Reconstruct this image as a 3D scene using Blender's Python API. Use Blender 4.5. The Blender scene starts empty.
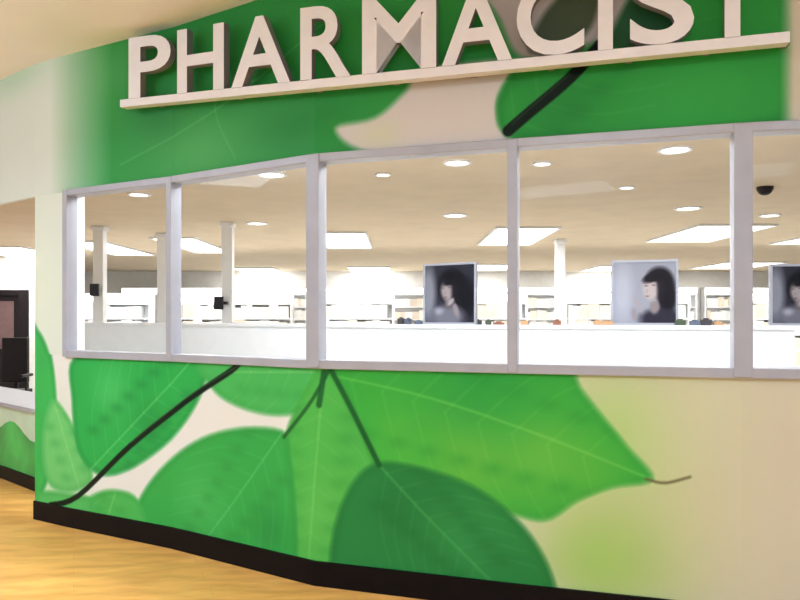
import bpy, bmesh, math, random
import numpy as np
from mathutils import Vector, Matrix
random.seed(4)
F=700.0; EYE=1.54; HY=317.0
ZS=1.26; ZT=2.46; ZC=3.47; BB=0.14
sc=bpy.context.scene
sc.view_settings.view_transform='Standard'

def lin(c):
    return tuple(((x/255)/12.92 if x/255<=0.04045 else ((x/255+0.055)/1.055)**2.4) for x in c)
def mat(name,c,rough=0.5,metal=0.0,noise=0.0,scale=8,emit=None,es=1.0,spec=.5):
    m=bpy.data.materials.new(name); m.use_nodes=True
    nt=m.node_tree; b=nt.nodes['Principled BSDF']
    b.inputs['Roughness'].default_value=rough; b.inputs['Metallic'].default_value=metal
    b.inputs['Specular IOR Level'].default_value=spec
    l=lin(c)
    b.inputs['Base Color'].default_value=(*l,1)
    if noise>0:
        n=nt.nodes.new('ShaderNodeTexNoise'); n.inputs['Scale'].default_value=scale
        r=nt.nodes.new('ShaderNodeValToRGB')
        r.color_ramp.elements[0].position=.3; r.color_ramp.elements[1].position=.7
        r.color_ramp.elements[0].color=(*[x*(1-noise) for x in l],1)
        r.color_ramp.elements[1].color=(*[min(1,x*(1+noise)) for x in l],1)
        tc=nt.nodes.new('ShaderNodeTexCoord')
        nt.links.new(tc.outputs['Object'],n.inputs['Vector'])
        nt.links.new(n.outputs['Fac'],r.inputs['Fac']); nt.links.new(r.outputs['Color'],b.inputs['Base Color'])
    if emit:
        b.inputs['Emission Color'].default_value=(*lin(emit),1); b.inputs['Emission Strength'].default_value=es
    return m
def attrmat(name,rough=.45,spec=.1):
    m=bpy.data.materials.new(name); m.use_nodes=True
    nt=m.node_tree; b=nt.nodes['Principled BSDF']; b.inputs['Roughness'].default_value=rough
    b.inputs['Specular IOR Level'].default_value=spec
    a=nt.nodes.new('ShaderNodeAttribute'); a.attribute_name='paint'
    nt.links.new(a.outputs['Color'],b.inputs['Base Color']); return m

M_white=mat('white_paint',(226,225,224),.6,noise=.03)
M_frame=mat('grey_metal_frame',(164,166,178),.4,metal=.15,noise=.04)
M_black=mat('black_baseboard',(14,9,11),.5,noise=.15,spec=.12)
M_ceil=mat('ceiling_paint',(238,238,243),.8,noise=.02,scale=2)
M_iceil=mat('dispensary_ceiling',(210,193,166),.8,noise=.04,scale=3)
M_letter=mat('letter_enamel',(228,228,238),.4,noise=.03)
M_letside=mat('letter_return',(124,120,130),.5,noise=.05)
M_lamp=mat('lamp_diffuser',(255,255,255),.5,emit=(255,252,244),es=3.5)
M_dark=mat('dark_plastic',(34,28,30),.45,noise=.1,spec=.2)
M_ifloor=mat('vinyl_floor',(218,213,206),.4,noise=.05)
M_mural=attrmat('mural_print'); M_poster=attrmat('poster_print',.4,.1)

g=bpy.data.materials.new('window_glass'); g.use_nodes=True
nt=g.node_tree; nt.nodes.clear()
o=nt.nodes.new('ShaderNodeOutputMaterial'); mx=nt.nodes.new('ShaderNodeMixShader')
t=nt.nodes.new('ShaderNodeBsdfTransparent'); gl=nt.nodes.new('ShaderNodeBsdfGlossy'); gl.inputs['Roughness'].default_value=.03
t.inputs['Color'].default_value=(.97,.98,.98,1)
fr=nt.nodes.new('ShaderNodeFresnel'); fr.inputs['IOR'].default_value=1.22
nt.links.new(fr.outputs[0],mx.inputs[0]); nt.links.new(t.outputs[0],mx.inputs[1]); nt.links.new(gl.outputs[0],mx.inputs[2]); nt.links.new(mx.outputs[0],o.inputs[0])
M_glass=g

# wood floor
m=bpy.data.materials.new('wood_floor'); m.use_nodes=True; nt=m.node_tree; b=nt.nodes['Principled BSDF']
tc=nt.nodes.new('ShaderNodeTexCoord'); mp=nt.nodes.new('ShaderNodeMapping'); mp.inputs['Rotation'].default_value=(0,0,math.radians(-25))
br=nt.nodes.new('ShaderNodeTexBrick'); br.inputs['Scale'].default_value=1.0
br.inputs['Brick Width'].default_value=1.4; br.inputs['Row Height'].default_value=.14; br.inputs['Mortar Size'].default_value=.001
br.inputs['Color1'].default_value=(*lin((244,190,108)),1); br.inputs['Color2'].default_value=(*lin((236,178,98)),1); br.inputs['Mortar'].default_value=(*lin((214,156,84)),1)
ns=nt.nodes.new('ShaderNodeTexNoise'); ns.inputs['Scale'].default_value=2.6; ns.inputs['Detail'].default_value=4
mp2=nt.nodes.new('ShaderNodeMapping'); mp2.inputs['Scale'].default_value=(1,4,1); mp2.inputs['Rotation'].default_value=(0,0,math.radians(-25))
rp=nt.nodes.new('ShaderNodeValToRGB'); rp.color_ramp.elements[0].position=.35; rp.color_ramp.elements[0].color=(.74,.64,.50,1); rp.color_ramp.elements[1].position=.6; rp.color_ramp.elements[1].color=(1,1,1,1)
mm=nt.nodes.new('ShaderNodeMix'); mm.data_type='RGBA'; mm.blend_type='MULTIPLY'; mm.inputs[0].default_value=.75
nt.links.new(tc.outputs['Object'],mp.inputs[0]); nt.links.new(mp.outputs[0],br.inputs['Vector'])
nt.links.new(tc.outputs['Object'],mp2.inputs[0]); nt.links.new(mp2.outputs[0],ns.inputs['Vector']); nt.links.new(ns.outputs['Fac'],rp.inputs[0])
nt.links.new(br.outputs['Color'],mm.inputs[6]); nt.links.new(rp.outputs[0],mm.inputs[7]); nt.links.new(mm.outputs[2],b.inputs['Base Color'])
b.inputs['Roughness'].default_value=.45; b.inputs['Specular IOR Level'].default_value=.25
M_floor=m

def empty(name):
    e=bpy.data.objects.new(name,None); sc.collection.objects.link(e); return e
def mkobj(name,verts,faces,mats,parent=None,midx=None):
    me=bpy.data.meshes.new(name); me.from_pydata([tuple(v) for v in verts],[],faces)
    for mm_ in (mats if isinstance(mats,list) else [mats]): me.materials.append(mm_)
    if midx: me.polygons.foreach_set('material_index',midx)
    me.update()
    ob=bpy.data.objects.new(name,me); sc.collection.objects.link(ob)
    if parent: ob.parent=parent
    return ob
class MB:
    def __init__(s): s.v=[];s.f=[];s.m=[]
    def hexa(s,p,mi=0):
        n=len(s.v); s.v+=p
        for q in [(0,3,2,1),(4,5,6,7),(0,1,5,4),(1,2,6,5),(2,3,7,6),(3,0,4,7)]:
            s.f.append(tuple(n+i for i in q)); s.m.append(mi)
    def box(s,x0,x1,y0,y1,z0,z1,mi=0,mtx=None):
        p=[Vector(a) for a in [(x0,y0,z0),(x1,y0,z0),(x1,y1,z0),(x0,y1,z0),(x0,y0,z1),(x1,y0,z1),(x1,y1,z1),(x0,y1,z1)]]
        if mtx: p=[mtx@a for a in p]
        s.hexa(p,mi)
    def obj(s,name,mats,parent=None,bevel=0):
        ob=mkobj(name,s.v,s.f,mats,parent,s.m)
        if bevel:
            b=ob.modifiers.new('bevel','BEVEL'); b.width=bevel; b.segments=2; b.limit_method='ANGLE'
        return ob

# ---------- plan of the faceted wall ----------
def PP(px,k): d=F/k; return Vector(((px-400)/F*d,d))
plan=[Vector((-5.6,7.49)),PP(35,131),PP(68,136),PP(172,150),PP(315,174),PP(513,190),PP(742,207),PP(1000,220),PP(1400,226)]
NP=len(plan)
S=[0]
for i in range(1,NP): S.append(S[-1]+(plan[i]-plan[i-1]).length)
def segn(i):
    d=(plan[i+1]-plan[i]).normalized(); return Vector((d.y,-d.x))
VN=[]
for i in range(NP):
    if i==0:n=segn(0);k=1
    elif i==NP-1:n=segn(NP-2);k=1
    else:
        n=(segn(i-1)+segn(i)).normalized(); k=1/n.dot(segn(i))
    VN.append(n*k)
def offp(i,o): return plan[i]+VN[i]*o
def at(s,o=0):
    for i in range(NP-1):
        if s<=S[i+1] or i==NP-2:
            t=(s-S[i])/(S[i+1]-S[i]); return offp(i,o).lerp(offp(i+1,o),t)
def segof(s):
    for i in range(NP-1):
        if s<=S[i+1] or i==NP-2: return i
def U(px,py,o=0):
    r=(px-400)/F
    for i in range(NP-1):
        a=offp(i,o); b_=offp(i+1,o); d=b_-a
        t=(r*a.y-a.x)/(d.x-r*d.y)
        if (t<=1 or i==NP-2) and (t>=0 or i==0):
            p=a+d*t; return S[i]+t*(S[i+1]-S[i]), EYE+(HY-py)*p.y/F
    return 0,0

# ---------- mural painting in wall coordinates (s,z) ----------
def smooth(pts,closed,n=6):
    P=[np.array(p) for p in pts]; N=len(P); out=[]
    rng=range(N) if closed else range(N-1)
    for i in rng:
        if closed: p0,p1,p2,p3=P[i-1],P[i],P[(i+1)%N],P[(i+2)%N]
        else: p0,p1,p2,p3=P[max(i-1,0)],P[i],P[i+1],P[min(i+2,N-1)]
        for k in range(n):
            t=k/n
            out.append(.5*((2*p1)+(-p0+p2)*t+(2*p0-5*p1+4*p2-p3)*t*t+(-p0+3*p1-3*p2+p3)*t**3))
    if not closed: out.append(P[-1])
    return np.array(out)
class Canvas:
    def __init__(c,s,z,col): c.s=s;c.z=z;c.C=np.tile(np.array(col,float),(len(s),1))
    def blend(c,a,col):
        c.C+= (np.array(col,float)-c.C)*a[:,None]
    def segd(c,poly,closed):
        d=np.full(len(c.s),9.0); n=len(poly)
        for i in range(n if closed else n-1):
            a=poly[i]; b=poly[(i+1)%n]; ab=b-a; L=ab@ab
            if L<1e-12: continue
            t=np.clip(((c.s-a[0])*ab[0]+(c.z-a[1])*ab[1])/L,0,1)
            d=np.minimum(d,np.hypot(c.s-a[0]-t*ab[0],c.z-a[1]-t*ab[1]))
        return d
    def mask(c,pts,feather=.018):
        poly=smooth(pts,True,5); ins=np.zeros(len(c.s),bool); n=len(poly)
        for i in range(n):
            a=poly[i-1]; b=poly[i]
            if a[1]==b[1]: continue
            cr=((a[1]>c.z)!=(b[1]>c.z))&(c.s<(b[0]-a[0])*(c.z-a[1])/(b[1]-a[1])+a[0]); ins^=cr
        d=c.segd(poly,True); d=np.where(ins,d,-d); c.d=d
        return np.clip(d/feather*.5+.5,0,1)
    def blob(c,p,rs,rz,col,k=1,m=None):
        a=k*np.exp(-(((c.s-p[0])/rs)**2+((c.z-p[1])/rz)**2))
        if m is not None:a=a*m
        c.blend(a,col)
    def stroke(c,pts,w,col,k=1,m=None,w2=None):
        poly=smooth(pts,False,5); d=c.segd(poly,False)
        a=np.clip((w/2-d)/.010+.5,0,1)*k
        if m is not None:a=a*m
        c.blend(a,col)
    def leaf(c,px,col,rib=None,vein=(150,215,130),dark=None,nv=7,blobs=(),ribc=None,va=.10):
        m=c.mask([U(*p) for p in px])
        c.blend(m,col)
        if dark: c.blend(m*np.clip(1-c.d/.06,0,1)*.5,dark)
        for (p,r,cc,k) in blobs: c.blob(U(*p),r/165,r/165,cc,k,m)
        if rib:
            a=np.array(U(*rib[0])); b=np.array(U(*rib[-1])); L=np.linalg.norm(b-a); u=(b-a)/L; n=np.array([-u[1],u[0]])
            for i in range(nv):
                t=.06+.86*i/nv; q=a+u*L*t
                for sg in (1,-1):
                    ln=L*.55*(1-.5*t); e=q+(u*.75+n*sg*.75)*ln; mid=q+(u*.3+n*sg*.45)*ln
                    c.stroke([q,mid,e],.012,vein,va,m)
                    mid2=(q+mid)/2+u*.03; c.blob((mid2+n*sg*.05),.07,.04,dark or col,.45,m)
            c.stroke([U(*p) for p in rib],.014,ribc or vein,.3,m)
        return m

def paint_lower(c):
    c.blob(U(800,480),1.6,1.4,(198,191,174),1); c.blob(U(1100,480),2.,2.,(198,193,176),1)
    c.blob(U(660,500),.55,.9,(195,194,164),.9)
    c.blob(U(610,430),.35,.35,(168,202,126),.8); c.blob(U(600,560),.38,.35,(152,190,100),.9)
    c.blob(U(700,400),.2,.3,(196,200,168),.5)
    c.blob(U(60,470),.25,.4,(160,205,150),.7)
    c.leaf([(25,320),(45,335),(55,380),(56,440),(48,480),(30,500)],(56,166,78),dark=(34,126,58))
    c.leaf([(52,400),(70,420),(85,455),(92,480),(70,492),(48,482),(42,440)],(104,186,106),rib=[(55,405),(80,490)],dark=(54,151,74),nv=4)
    c.leaf([(74,358),(130,352),(205,355),(204,385),(190,415),(165,445),(128,470),(98,474),(78,450),(72,400)],(44,160,74),rib=[(90,470),(190,362)],dark=(30,124,60),blobs=[((110,390),30,(78,188,102),.6),((150,420),25,(32,130,62),.5)])
    c.leaf([(202,358),(320,355),(325,390),(308,410),(272,415),(235,405),(212,388)],(70,172,86),rib=[(318,372),(225,372)],dark=(50,148,70),nv=4)
    c.leaf([(322,366),(300,400),(285,440),(284,500),(292,560),(300,600),(340,600),(350,540),(385,470),(375,420),(350,380)],(76,172,76),rib=[(323,380),(308,570)],dark=(54,146,60),blobs=[((330,520),40,(98,184,86),.6)],vein=(130,205,110))
    m=c.leaf([(328,355),(430,350),(555,352),(580,388),(605,420),(628,448),(652,479),(612,487),(578,500),(545,520),(505,512),(450,500),(385,480),(360,430),(340,390)],(54,160,62),rib=[(335,376),(430,398),(540,435),(648,478)],dark=(44,142,56),nv=8,
       blobs=[((470,450),45,(112,184,66),.8),((400,440),35,(82,176,66),.7),((540,455),38,(108,182,70),.7),((480,385),55,(42,148,64),.8),((590,470),28,(90,176,64),.6)],vein=(140,210,100))
    c.stroke([U(646,479),U(665,483),U(690,477)],.014,(95,90,60),.9)
    c.leaf([(282,431),(235,429),(195,442),(160,470),(135,510),(130,560),(180,600),(290,610),(297,560),(295,500),(290,455)],(52,158,72),rib=[(281,434),(235,500),(190,560)],dark=(42,136,60),blobs=[((200,500),35,(76,178,92),.6),((270,530),25,(38,130,60),.6)],vein=(120,205,125))
    c.leaf([(88,498),(112,490),(138,500),(145,540),(100,545),(60,520)],(74,174,84),rib=[(115,494),(100,540)],dark=(54,148,66),nv=3)
    c.leaf([(36,494),(70,494),(92,502),(80,540),(36,530)],(82,178,92),dark=(54,148,66))
    c.leaf([(379,463),(355,480),(338,515),(330,560),(330,620),(560,640),(556,590),(540,550),(512,515),(470,485),(420,468)],(40,124,62),rib=[(380,466),(430,520),(500,590)],dark=(30,104,50),blobs=[((400,500),30,(34,112,56),.6),((470,540),35,(54,142,76),.5)],vein=(86,180,104),ribc=(90,185,100))
    c.stroke([U(240,360),U(232,370),U(185,402),U(130,446),U(78,496),U(50,505)],.040,(16,26,20),1)
    c.stroke([U(238,366),U(186,398),U(131,442)],.008,(90,140,80),.4)
    c.stroke([U(330,368),U(312,400),U(284,437)],.024,(32,94,44),.95)
    c.stroke([U(330,368),U(352,410),U(379,465)],.032,(28,88,44),.95)
    c.stroke([U(324,372),U(319,405)],.036,(28,88,44),.9)
def paint_upper(c):
    c.blob(U(200,150),.5,.25,(78,164,94),.8)
    c.blob(U(160,110),.28,.2,(38,116,64),.6); c.blob(U(115,70),.35,.2,(72,156,90),.6)
    c.blob(U(230,60),.4,.25,(38,130,64),.7); c.blob(U(300,125),.35,.12,(36,122,60),.7)
    c.blob(U(430,30),.5,.25,(54,158,72),.8); c.blob(U(700,20),.7,.2,(58,166,76),.7)
    s0=U(112,120)[0]; s1=U(50,120)[0]
    c.blend(np.clip((s0-c.s)/(s0-s1),0,1)**.9,(208,218,212))
    c.blob(U(15,75),.5,.16,(150,198,162),.5)
    c.stroke([U(120,165),U(230,100),U(330,20)],.012,(110,190,120),.3)
    c.stroke([U(235,158),U(215,110),U(225,60)],.012,(100,180,110),.3)
    m=c.mask([U(*p) for p in [(336,128),(375,118),(405,92),(425,70),(520,60),(503,85),(497,108),(505,135),(520,150),(430,160),(360,150)]],.02)
    c.blend(m,(202,199,200)); c.blob(U(380,135),.12,.08,(196,205,170),.6,m)
    c.leaf([(520,60),(505,85),(497,108),(506,133),(560,140),(660,138),(770,125),(792,100),(798,60),(770,-20),(640,-60),(560,10)],(44,146,64),rib=[(505,130),(590,62),(680,-20)],dark=(32,120,54),blobs=[((700,80),50,(54,162,74),.6),((560,110),30,(34,124,58),.6)],vein=(100,190,110),nv=6)
    s0=U(780,60)[0]; s1=U(794,60)[0]
    c.blend(np.clip((c.s-s0)/(s1-s0),0,1),(198,193,180))
    m=c.mask([U(*p) for p in [(480,-30),(500,20),(515,52),(540,58),(600,40),(640,10),(640,-40)]],.02)
    c.blend(m,(182,176,178))
    c.leaf([(530,52),(545,12),(580,-20),(600,-10),(585,35)],(70,84,66))
    c.leaf([(612,48),(622,10),(645,-20),(672,-10),(670,40)],(42,92,58))
    c.stroke([U(508,131),U(530,112),U(570,78),U(600,45)],.06,(12,24,18),1)
    c.stroke([U(512,124),U(570,74)],.008,(80,130,90),.3)
def paint_pier(c):
    c.blob((S[1],1.7),.5,.5,(214,226,212),1)
    c.leaf([(25,318),(38,330),(48,350),(55,380),(56,440),(48,480),(20,500)],(56,166,78),dark=(34,126,58))

def grid(name,i0,i1,z0,z1,paint,base,step=.007,parent=None):
    ss=[]
    for i in range(i0,i1):
        a=S[i];b=S[i+1]
        st=step if i>0 else .03
        if i>=6: st=.012
        n=max(2,int((b-a)/st)); ss+=list(np.linspace(a,b,n,endpoint=False))
    ss.append(S[i1]); ss=np.array(ss)
    zs=np.linspace(z0,z1,max(2,int((z1-z0)/step)))
    xy=np.array([tuple(at(s)) for s in ss])
    n,mz=len(ss),len(zs)
    SS,ZZ=np.meshgrid(ss,zs,indexing='ij')
    V=np.empty((n,mz,3)); V[:,:,0]=xy[:,0:1]; V[:,:,1]=xy[:,1:2]; V[:,:,2]=ZZ
    idx=np.arange(n*mz).reshape(n,mz)
    Fa=np.stack([idx[:-1,:-1],idx[1:,:-1],idx[1:,1:],idx[:-1,1:]],-1).reshape(-1,4)
    me=bpy.data.meshes.new(name); me.from_pydata(V.reshape(-1,3).tolist(),[],Fa.tolist())
    c=Canvas(SS.ravel(),ZZ.ravel(),base); paint(c)
    C=np.clip(c.C,0,255)/255; C=np.where(C<=.04045,C/12.92,((C+.055)/1.055)**2.4)
    at_=me.color_attributes.new('paint','FLOAT_COLOR','POINT')
    at_.data.foreach_set('color',np.hstack([C,np.ones((len(C),1))]).ravel().astype(np.float32))
    me.materials.append(M_mural); me.update()
    ob=bpy.data.objects.new(name,me); sc.collection.objects.link(ob); ob.parent=parent
    return ob
wall=empty('wall_front')
grid('mural_lower',1,8,BB-.01,ZS,paint_lower,(222,224,222),parent=wall)
grid('mural_upper',0,8,ZT,ZC,paint_upper,(46,142,68),parent=wall)
grid('mural_pier',1,2,ZS,ZT,paint_pier,(212,222,214),parent=wall)
def strip(mb,i,oa,ob_,z0,z1,mi=0,t0=0,t1=1):
    a0=offp(i,oa).lerp(offp(i+1,oa),t0);a1=offp(i,oa).lerp(offp(i+1,oa),t1)
    b0=offp(i,ob_).lerp(offp(i+1,ob_),t0);b1=offp(i,ob_).lerp(offp(i+1,ob_),t1)
    mb.hexa([Vector((*a0,z0)),Vector((*a1,z0)),Vector((*b1,z0)),Vector((*b0,z0)),Vector((*a0,z1)),Vector((*a1,z1)),Vector((*b1,z1)),Vector((*b0,z1))],mi)
mb=MB()
for i in range(0,8):
    if i>=1: strip(mb,i,-.004,-.14,0,ZS)
    strip(mb,i,-.004,-.14,ZT if i else 2.5,ZC)
strip(mb,1,-.004,-.14,ZS,ZT)
mb.obj('wall_core',M_white,wall)
mb=MB()
for i in range(1,8): strip(mb,i,.014,-.003,0,BB)
mb.obj('baseboard_front',M_black)

# ---------- windows ----------
mw={2:.05,3:.05,4:.085,5:.055,6:.085,7:.06,8:.06}
for n,i in enumerate(range(2,8)):
    w=empty(f'window_{n+1}')
    mb=MB()
    strip(mb,i,.026,-.08,ZT-.032,ZT+.014); strip(mb,i,.026,-.08,ZS-.016,ZS+.035)
    L=S[i+1]-S[i]; e=.026/L
    strip(mb,i,.006,-.04,ZS+.035,ZT-.032,0,0,e); strip(mb,i,.006,-.04,ZS+.035,ZT-.032,0,1-e,1)
    mb.obj('frame',M_frame,w,.004)
    a=offp(i,-.03);b_=offp(i+1,-.03)
    mkobj('glass_pane',[(*a,ZS+.03),(*b_,ZS+.03),(*b_,ZT-.03),(*a,ZT-.03)],[(0,1,2,3)],M_glass,w)
    mb=MB(); nn=VN[i].normalized(); tt=Vector((-nn.y,nn.x)); hw=mw[i]/2
    c0=plan[i]
    pts=[c0+tt*-hw+nn*.032,c0+tt*hw+nn*.032,c0+tt*hw-nn*.06,c0-tt*hw-nn*.06]
    mb.hexa([Vector((*p,z)) for z in (ZS-.01,ZT+.01) for p in pts])
    mb.obj('mullion',M_frame,w,.005)

# ---------- sign ----------
sign=empty('pharmacist_sign')
OS=.11
def railz(px): return 107+(42-107)*(px-122)/(790-122)
mb=MB()
xs=list(range(120,791,10)); sz=[U(px,railz(px),OS) for px in xs]
for k in range(len(xs)-1):
    (s0,z0),(s1,z1)=sz[k],sz[k+1]
    a0=at(s0,OS);a1=at(s1,OS);h=.05
    b0=at(s0,OS-.06);b1=at(s1,OS-.06)
    mb.hexa([Vector((*a0,z0)),Vector((*a1,z1)),Vector((*b1,z1)),Vector((*b0,z0)),Vector((*a0,z0+h)),Vector((*a1,z1+h)),Vector((*b1,z1+h)),Vector((*b0,z0+h))])
mb.obj('sign_rail',M_letter,sign)
mb=MB()
for k in range(3,len(xs),8):
    s0,z0=sz[k]; nn=segn(segof(s0)); p=at(s0,0); tt=Vector((-nn.y,nn.x))
    q=[p-tt*.015,p+tt*.015,p+tt*.015+nn*.06,p-tt*.015+nn*.06]
    mb.hexa([Vector((*v,z)) for z in (z0+.01,z0+.04) for v in q])
mb.obj('rail_bracket',M_letside,sign)
letters=[('P',129,170),('H',177,224),('A',231,290),('R',300,350),('M',361,436),('A',441,512),('C',516,584),('I',598,613),('S',629,694),('T',697,768)]
for ch,x0,x1 in letters:
    cu=bpy.data.curves.new('t','FONT'); cu.body=ch; cu.extrude=.03; cu.offset=.018; cu.resolution_u=6; cu.size=1
    to=bpy.data.objects.new('t',cu); sc.collection.objects.link(to)
    bpy.context.view_layer.update()
    me=bpy.data.meshes.new_from_object(to.evaluated_get(bpy.context.evaluated_depsgraph_get()))
    bpy.data.objects.remove(to)
    co=np.array([v.co[:] for v in me.vertices]); mn=co.min(0);mxx=co.max(0)
    sA,_=U(x0,80,OS); sB,_=U(x1,80,OS); xm=(x0+x1)/2; sm,zb=U(xm,railz(xm),OS)
    zb+=.049; w=sB-sA; H=.405
    p=at(sm,OS-.02); nn=segn(segof(sm)); tt=Vector((-nn.y,nn.x))
    slope=(U(x1,railz(x1),OS)[1]-U(x0,railz(x0),OS)[1])/w
    for v in me.vertices:
        u=(v.co.x-mn[0])/(mxx[0]-mn[0])-.5; hh=(v.co.y-mn[1])/(mxx[1]-mn[1]); q=p+tt*(u*w)+nn*(v.co.z*.8)
        v.co=Vector((q.x,q.y,zb+hh*H+slope*u*w))
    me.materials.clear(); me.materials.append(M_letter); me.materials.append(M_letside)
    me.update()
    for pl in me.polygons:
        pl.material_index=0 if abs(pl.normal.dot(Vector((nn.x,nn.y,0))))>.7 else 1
    lo=bpy.data.objects.new('letter_'+ch,me); sc.collection.objects.link(lo); lo.parent=sign

# ---------- shop floor & ceiling ----------
mkobj('floor',[(-12,-7,0),(12,-7,0),(12,20,0),(-12,20,0)],[(0,1,2,3)],M_floor)
cp=[(p.x,p.y,ZC) for p in plan]
cp=[(-12,9.5,ZC)]+cp+[(12,3.2,ZC),(12,-7,ZC),(-12,-7,ZC)]
mkobj('ceiling',cp,[tuple(range(len(cp)))],M_ceil)
ZI=2.78
ip=[(-12,9.6)]+[tuple(offp(i,-.10)) for i in range(NP)]+[(12,3.4)]
v=[(x,y,ZI) for x,y in ip]+[(12,19,ZI),(-12,19,ZI)]
mkobj('ceiling_dispensary',v,[tuple(range(len(v)))],M_iceil)
mkobj('floor_dispensary',[(x,y,.004) for x,y in [tuple(offp(i,-.14)) for i in range(1,NP)]]+[(12,3.4,.004),(12,19,.004),(-12,19,.004),(-12,14.1,.004),(-3.2,6.45,.004)],[tuple(range(NP+4))],M_ifloor)
M_bwall=mat('back_wall_paint',(240,238,234),.7,noise=.03)
mb=MB(); mb.box(-12,12,19,19.1,0,ZI); mb.obj('wall_back',M_bwall)
mb=MB(); mb.box(12,12.1,3.4,19,0,ZI); mb.obj('wall_right',M_bwall)
mb=MB(); mb.box(-12.1,-12,9.6,19,0,ZI); mb.obj('wall_left',M_bwall)
COOL=(.70,.85,1.0)
def area(name,x,y,z,sx,sy,p,col=COOL,rot=(0,0,0),parent=None):
    l=bpy.data.lights.new(name,'AREA'); l.shape='RECTANGLE'; l.size=sx; l.size_y=sy; l.energy=p; l.color=col
    ob=bpy.data.objects.new(name,l); sc.collection.objects.link(ob); ob.location=(x,y,z); ob.rotation_euler=rot
    if parent: ob.parent=parent
    return ob
def cpos(px,py): Y=F*(ZI-EYE)/(HY-py); return (px-400)/F*Y,Y
def panel(x,y,wd,ln,pw):
    e=empty('ceiling_light_panel')
    mb=MB(); mb.box(x-wd/2,x+wd/2,y-ln/2,y+ln/2,ZI-.02,ZI-.005,0)
    for (a_,b_,c_,d_) in [(x-wd/2-.03,x-wd/2,y-ln/2-.03,y+ln/2+.03),(x+wd/2,x+wd/2+.03,y-ln/2-.03,y+ln/2+.03),(x-wd/2,x+wd/2,y-ln/2-.03,y-ln/2),(x-wd/2,x+wd/2,y+ln/2,y+ln/2+.03)]:
        mb.box(a_,b_,c_,d_,ZI-.03,ZI,1)
    mb.obj('panel',[M_lamp,M_white],e)
    area('panel_lamp',x,y,ZI-.04,wd,ln,pw,(.94,.97,1.0),parent=e)
for px,py,wd,ln in [(345,240,.75,2.2),(515,236,.85,2.2),(705,233,1.0,2.0),(195,245,.65,2.4),(110,248,.75,2.4),(370,269,1.,2),(260,270,1.,2),(490,267,1.,2),(735,265,1.3,2),(610,268,1.0,2),(835,236,.9,2.),(20,252,1.2,2.2)]:
    x,y=cpos(px,py); panel(x,y,wd,ln,50)
for i,t in [(2,.6),(3,.5),(4,.3),(4,.9),(5,.6),(6,.2),(6,.9)]:  # extra panels added, mostly out of sight, to brighten the counter front
    p=offp(i,-.62).lerp(offp(i+1,-.62),t)
    panel(p.x,p.y,.5,.3,17)
for px,py,r in [(457,162,.09),(675,149,.1),(383,174,.055),(272,174,.1),(139,194,.09),(455,215,.12),(257,223,.11),(688,208,.12),(627,187,.06),(542,163,.06),(770,215,.1)]:
    x,y=cpos(px,py); e=empty('ceiling_downlight')
    vs=[];fs=[];mi=[]; n=24
    for rr,z in ((r,ZI-.006),(r*1.0,ZI-.014),(r*1.25,ZI-.014),(r*1.3,ZI)):
        vs+=[(x+rr*math.cos(2*math.pi*k/n),y+rr*math.sin(2*math.pi*k/n),z) for k in range(n)]
    fs.append(tuple(range(n)));mi.append(0)
    for ring in range(3):
        for k in range(n):
            k2=(k+1)%n; fs.append((ring*n+k,ring*n+k2,(ring+1)*n+k2,(ring+1)*n+k)); mi.append(1)
    mkobj('lamp_can',vs,fs,[M_lamp,M_white],e,mi)

# dispensary counter
CO=-2.1; CH=1.475
M_counter=mat('white_laminate',(238,239,241),.4,noise=.015)
dc=empty('dispensing_counter')
mb=MB()
for i in range(2,7):
    strip(mb,i,CO,CO-.06,.1,CH-.03,0); strip(mb,i,CO+.02,CO-.35,CH-.03,CH,0); strip(mb,i,CO-.04,CO-.06,0,.1,1)
    strip(mb,i,CO-.3,CO-.33,.0,CH-.03,0)
dd=(offp(2,CO)-offp(3,CO)).normalized()
def ext(o0,o1,z0,z1,mi=0):
    A=offp(2,o0);A2=offp(2,o1); q=[A+dd*2.55,A,A2,A2+dd*2.55]
    mb.hexa([Vector((*v,z)) for z in (z0,z1) for v in q],mi)
ext(CO,CO-.06,.1,CH-.03); ext(CO+.02,CO-.35,CH-.03,CH); ext(CO-.04,CO-.06,0,.1,1); ext(CO-.3,CO-.33,0,CH-.03)
mb.obj('counter_body',[M_counter,M_dark],dc)
def onc(px,o=CO-.1):
    s,_=U(px,300,o); p=at(s,o); nn=segn(segof(s)); return p,nn,s
cols=[(60,55,60),(140,90,70),(200,195,190),(90,100,120),(190,150,110),(70,80,60)]
IM=[mat(f'carton_{k}',c,.5,noise=.08) for k,c in enumerate(cols)]
def boxes_on_counter(name,px0,px1,hmax,seed):
    random.seed(seed); mb=MB(); px=px0
    while px<px1:
        p,nn,s=onc(px); tt=Vector((-nn.y,nn.x)); w=random.uniform(.04,.1); h=random.uniform(.3,1)*hmax; d=.05
        M=Matrix.Translation((p.x,p.y,CH))@Matrix(((tt.x,nn.x,0,0),(tt.y,nn.y,0,0),(0,0,1,0),(0,0,0,1)))
        mi=random.randrange(6)
        mb.box(-w/2,w/2,-d/2,d/2,0,h,mi,M); mb.box(-w/4,w/4,-d/4,d/4,h,h+.01,mi,M)
        px+=w*F/p.y*1.0+random.choice([1,2,5])
    mb.obj(name,IM,dc,.003)
boxes_on_counter('medicine_cartons',401,424,.06,1)
boxes_on_counter('medicine_cartons',476,560,.04,2)
boxes_on_counter('medicine_cartons',586,610,.05,3)
boxes_on_counter('medicine_cartons',680,722,.05,5)

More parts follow.
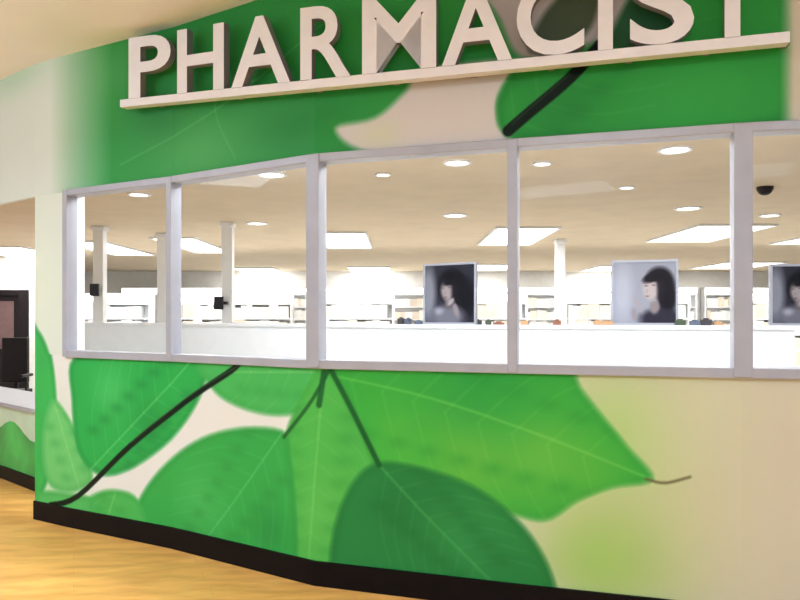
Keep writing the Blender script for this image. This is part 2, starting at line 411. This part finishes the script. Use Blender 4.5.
# posters
def poster(px0,px1,py0,kind):
    o=CO-.12
    sA,_=U(px0,300,o); sB,_=U(px1,300,o); sm=(sA+sB)/2; p=at(sm,o); nn=segn(segof(sm)); tt=Vector((-nn.y,nn.x))
    w=sB-sA; h=EYE+(HY-py0)*p.y/F-CH
    e=empty('portrait_poster')
    M=Matrix.Translation((p.x,p.y,CH))@Matrix(((tt.x,nn.x,0,0),(tt.y,nn.y,0,0),(0,0,1,0),(0,0,0,1)))
    mb=MB(); f=.018
    mb.box(-w/2,w/2,-.02,0,.0,h,0,M)
    mb.box(-w/2,-w/2+f,0,.012,0,h,0,M);mb.box(w/2-f,w/2,0,.012,0,h,0,M);mb.box(-w/2+f,w/2-f,0,.012,0,f,0,M);mb.box(-w/2+f,w/2-f,0,.012,h-f,h,0,M)
    mb.box(-w*.3,w*.3,-.1,.05,0,.008,0,M)
    mb.obj('poster_frame',[M_frame],e)
    nx,nz=80,100; u,v=np.meshgrid(np.linspace(0,1,nx),np.linspace(0,1,nz),indexing='ij')
    c=Canvas(u.ravel(),v.ravel(),(44,44,54) if kind==0 else (140,142,154))
    def ell(cx,cz,rx,rz,col,k=1,ft=.3,rot=0):
        du=c.s-cx; dz=c.z-cz; cr,sr=math.cos(rot),math.sin(rot); a=(du*cr+dz*sr)/rx; b=(-du*sr+dz*cr)/rz
        c.blend(np.clip((1-np.hypot(a,b))/ft,0,1)*k,col)
    if kind==0:
        ell(.06,.5,.22,.7,(126,128,140),.95,.6)
        ell(.56,.62,.34,.36,(16,14,20),1,.3); ell(.80,.35,.24,.5,(18,16,24),1,.4,-.15)
        ell(.46,.10,.46,.26,(104,104,116),1,.5)
        ell(.48,.33,.10,.14,(96,88,92),1,.5)
        ell(.45,.55,.16,.22,(146,136,138),1,.45,.15)
        ell(.52,.72,.2,.09,(18,16,22),1,.5,.3); ell(.60,.55,.10,.26,(30,26,32),.85,.8)
        ell(.37,.60,.045,.016,(56,50,56),.9,.8);ell(.50,.61,.045,.016,(50,46,52),.9,.8);ell(.37,.635,.05,.01,(70,60,64),.6,.8)
        ell(.42,.44,.05,.018,(98,68,74),.9,.8);ell(.41,.51,.022,.04,(116,106,110),.7,.8)
        ell(.53,.36,.11,.055,(150,142,146),1,.5,.7); ell(.63,.22,.07,.17,(132,124,130),1,.5,.35)
        ell(.28,.20,.14,.1,(166,166,178),.7,.8)
    else:
        ell(.15,.5,.24,.7,(166,168,182),.8,.7)
        ell(.74,.66,.27,.30,(28,24,30),1,.3); ell(.86,.42,.18,.38,(27,23,29),1,.4)
        ell(.76,.06,.42,.22,(46,42,54),1,.4); ell(.66,.26,.10,.15,(128,118,120),1,.5)
        ell(.60,.56,.155,.23,(170,158,158),1,.4,.18)
        ell(.66,.76,.24,.10,(28,24,30),1,.4,.35); ell(.76,.56,.09,.24,(38,34,40),.9,.8)
        ell(.53,.61,.04,.016,(60,52,58),.9,.8);ell(.65,.62,.04,.016,(56,48,54),.9,.8);ell(.53,.645,.05,.01,(76,62,66),.6,.8)
        ell(.55,.44,.045,.018,(118,78,84),1,.8);ell(.54,.52,.022,.045,(136,124,126),.7,.8)
        ell(.40,.30,.045,.2,(150,140,146),.9,.5,.5); ell(.34,.14,.07,.14,(136,128,134),.9,.5,.2)
    C=np.clip(c.C,0,255)/255; C=C**2.2
    vs=[M@Vector((-w/2+f+uu*(w-2*f),.004,f+vv*(h-2*f))) for uu,vv in zip(u.ravel(),v.ravel())]
    idx=np.arange(nx*nz).reshape(nx,nz); Fa=np.stack([idx[:-1,:-1],idx[1:,:-1],idx[1:,1:],idx[:-1,1:]],-1).reshape(-1,4)
    ob=mkobj('poster_print',vs,Fa.tolist(),M_poster,e)
    at_=ob.data.color_attributes.new('paint','FLOAT_COLOR','POINT')
    at_.data.foreach_set('color',np.hstack([C,np.ones((len(C),1))]).ravel().astype(np.float32))
poster(428,471,263,0); poster(615,674,260,1); poster(774,828,264,0)

# medicine shelving
PC=[(240,236,230),(234,226,212),(226,212,194),(220,222,228),(245,243,238),(212,198,184),(236,230,214),(222,226,222),(240,238,235),(235,232,228)]
PM=[mat(f'pack_{k}',c,.5,noise=.06) for k,c in enumerate(PC)]
def shelf(x0,w,y,h,seed,lit=True):
    random.seed(seed); e=empty('medicine_shelf_unit'); mb=MB()
    D=.24
    mb.box(x0,x0+.04,y,y+D,0,h);mb.box(x0+w-.04,x0+w,y,y+D,0,h);mb.box(x0+.04,x0+w-.04,y+D-.04,y+D,0,h)
    nl=6; zs=[.12+k*(h-.3)/nl for k in range(nl+1)]
    for z in zs: mb.box(x0+.04,x0+w-.04,y,y+D-.04,z,z+.025)
    mb.box(x0,x0+w,y-.03,y+D,h,h+.04)
    mb.box(x0+.02,x0+w-.02,y-.025,y-.0,h-.13,h,1)
    mb.obj('shelf_body',[M_counter,M_lamp if lit else M_counter],e)
    mb=MB()
    for z in zs[:-1]:
        x=x0+.06
        while x<x0+w-.2:
            ww=random.uniform(.08,.2); hh=random.uniform(.19,.26)
            mb.box(x,x+ww,y+.003,y+.19,z+.025,z+.025+min(hh,(h-.3)/nl-.03),random.randrange(10))
            x+=ww+.004
    mb.obj('medicine_boxes',PM,e)
for k,(x0,w,y,h) in enumerate([(-6.6,1.9,13.2,1.95),(-4.1,2.1,13,1.95),(-1.7,1.6,12.6,1.95),(.6,1.7,12.6,1.95),(2.9,2.2,12.3,1.95),(5.8,2.4,12,1.95)]):
    shelf(x0,w,y,h,k+10,True)
for k in range(1,7):
    shelf(-10.5+k*3.1,2.9,18.6,2.3,k+40,True)
for px,Y in [(228,9.2),(100,9.6),(163,10.4),(560,11.2)]:
    x=(px-400)/F*Y; mb=MB(); mb.box(x-.07,x+.07,Y-.07,Y+.07,0,ZI); mb.box(x-.1,x+.1,Y-.1,Y+.1,0,.12); mb.box(x-.09,x+.09,Y-.09,Y+.09,ZI-.06,ZI-.0)
    mb.obj('support_column',M_counter,None,.01)
for px,py,Y,cx in [(95,290,9.45,100),(219,303,9.05,228)]:
    x=(px-400)/F*Y; z=EYE+(HY-py)*Y/F; mb=MB(); s=.06; xc=(cx-400)/F*(Y+.15)
    mb.box(x-s,x+s,Y-.03,Y,z-s*1.4,z+s*1.4); mb.box(x-.02,xc,Y,Y+.03,z-.02,z+.02); mb.box(xc-.02,xc+.02,Y,Y+.1,z-.02,z+.02)
    mb.obj('wall_monitor',M_dark,None,.004)
x,Y=cpos(765,187)
vs=[];fs=[];n=20
for j in range(7):
    a=math.pi/2*j/6; r=.065*math.cos(a)+.001; z=ZI-.03-.05*math.sin(a)
    vs+=[(x+r*math.cos(2*math.pi*k/n),Y+r*math.sin(2*math.pi*k/n),z) for k in range(n)]
vs+=[(x+.075*math.cos(2*math.pi*k/n),Y+.075*math.sin(2*math.pi*k/n),ZI-.03) for k in range(n)]
vs+=[(x+.075*math.cos(2*math.pi*k/n),Y+.075*math.sin(2*math.pi*k/n),ZI) for k in range(n)]
for j in range(6):
    for k in range(n): fs.append((j*n+k,j*n+(k+1)%n,(j+1)*n+(k+1)%n,(j+1)*n+k))
for k in range(n): fs.append((7*n+k,7*n+(k+1)%n,8*n+(k+1)%n,8*n+k)); fs.append((0*n+k,0*n+(k+1)%n,7*n+(k+1)%n,7*n+k))
mkobj('ceiling_camera_dome',vs,fs,M_dark)

# ---------- left opening ----------
cnt=empty('reception_counter')
A=Vector((-2.95,5.95));B=Vector((-5.6,8.25)); d=(B-A).normalized(); n2=Vector((-d.y,d.x))
if n2.y>0:n2=-n2
def pr(mb,a,b,o0,o1,z0,z1,mi=0):
    q=[a+n2*o0,b+n2*o0,b+n2*o1,a+n2*o1]; mb.hexa([Vector((*v,z)) for z in (z0,z1) for v in q],mi)
M_gl=mat('green_leaf_laminate',(58,168,78),.45,noise=.3,scale=3)
mb=MB(); pr(mb,A,B,0,-.5,.12,.70,0); pr(mb,A,B,.012,-.45,0,.12,1); pr(mb,A,B,.05,-.52,.70,.74,2)
mb.obj('counter_body',[M_gl,M_black,M_frame],cnt,.004)
mb_v=[];mb_f=[]; N=30; Lc=(B-A).length
for j in range(N+1):
    q=A+d*(Lc*j/N)+n2*.003; zb=.50+.07*math.sin(j*.75+2.2)
    mb_v+= [(q.x,q.y,zb),(q.x,q.y,.70)]
for j in range(N): mb_f.append((2*j,2*j+2,2*j+3,2*j+1))
mkobj('leaf_print',mb_v,mb_f,mat('pale_green',(190,212,186),.5,noise=.05),cnt)
mb=MB(); Y=14.0
mb.box(-12,-8.6,Y,Y+.1,0,ZI); mb.box(-7.52,-6.75,Y,Y+.1,0,ZI); mb.box(-8.6,-7.52,Y,Y+.1,2.06,ZI)
mb.obj('wall_partition',M_bwall)
dr=empty('door_1'); mb=MB()
mb.box(-8.62,-8.52,Y-.03,Y+.12,0,2.08);mb.box(-7.62,-7.42,Y-.03,Y+.12,0,2.08);mb.box(-8.52,-7.62,Y-.03,Y+.12,1.98,2.08)
mb.obj('door_frame',M_dark,dr)
mb=MB(); mb.box(-8.52,-7.62,Y+.03,Y+.07,0,.9,1); mb.box(-8.52,-8.40,Y+.03,Y+.07,.9,1.98,1); mb.box(-7.74,-7.62,Y+.03,Y+.07,.9,1.98,1); mb.box(-8.4,-7.74,Y+.03,Y+.07,1.86,1.98,1); mb.box(-8.4,-7.74,Y+.04,Y+.05,.9,1.86,0); mb.box(-7.74,-7.66,Y-.02,Y+.03,1.0,1.03,1)
mb.obj('door_leaf',[mat('door_glazing',(112,86,84),.3,noise=.1),M_dark],dr)
ch=empty('office_chair'); X,Y=-5.40,9.6
mb=MB(); mb.box(X-.24,X+.24,Y-.24,Y+.24,.46,.54); mb.box(X-.18,X+.18,Y+.2,Y+.27,.62,1.25); mb.box(X-.03,X+.03,Y+.22,Y+.27,.5,.66); mb.box(X-.03,X+.03,Y-.03,Y+.03,.1,.46)
mb.box(X-.3,X-.25,Y-.15,Y+.15,.72,.76);mb.box(X+.25,X+.3,Y-.15,Y+.15,.72,.76);mb.box(X-.29,X-.26,Y-.02,Y+.02,.5,.72);mb.box(X+.26,X+.29,Y-.02,Y+.02,.5,.72);mb.box(X-.29,X+.29,Y-.02,Y+.02,.44,.48)
for k in range(5):
    M=Matrix.Translation((X,Y,0))@Matrix.Rotation(k*2*math.pi/5,4,'Z'); mb.box(0,.28,-.02,.02,.06,.1,0,M); mb.box(.25,.3,-.02,.02,0,.06,0,M)
mb.obj('chair_body',M_dark,ch,.02)

# ---------- lights ----------
for k,(x,y,p) in enumerate([(-3.2,1.2,64),(0,.2,64),(3.2,.2,48),(-6.,3.2,84),(-1.5,-3,62),(2,-3,50)]):
    area(f'shop_ceiling_lamp_{k+1}',x,y,ZC-.03,1.6,.9,p)
for k,(x,y,p) in enumerate([(-4.6,2.6,170),(-1.2,-1.8,80),(3,-1.8,50)]):  # hanging uplighters added out of view to brighten the shop ceiling
    e=empty('added_uplighter'); mb=MB(); mb.box(x-.5,x+.5,y-.12,y+.12,2.75,2.83); mb.box(x-.4,x-.39,y-.005,y+.005,2.83,ZC); mb.box(x+.39,x+.4,y-.005,y+.005,2.83,ZC)
    mb.obj('added_uplighter_housing',M_frame,e); area('uplight',x,y,2.85,.9,.2,p,COOL,(math.pi,0,0),e)
w=bpy.data.worlds.new('world'); sc.world=w; w.use_nodes=True
w.node_tree.nodes['Background'].inputs[0].default_value=(.77,.89,1,1); w.node_tree.nodes['Background'].inputs[1].default_value=.88

cam=bpy.data.cameras.new('camera'); co=bpy.data.objects.new('camera',cam); sc.collection.objects.link(co)
co.location=(0,0,EYE); co.rotation_euler=(math.radians(90),0,0); cam.sensor_width=36; cam.lens=F/800*36; cam.shift_y=17/800
cam.clip_start=.05
sc.camera=co
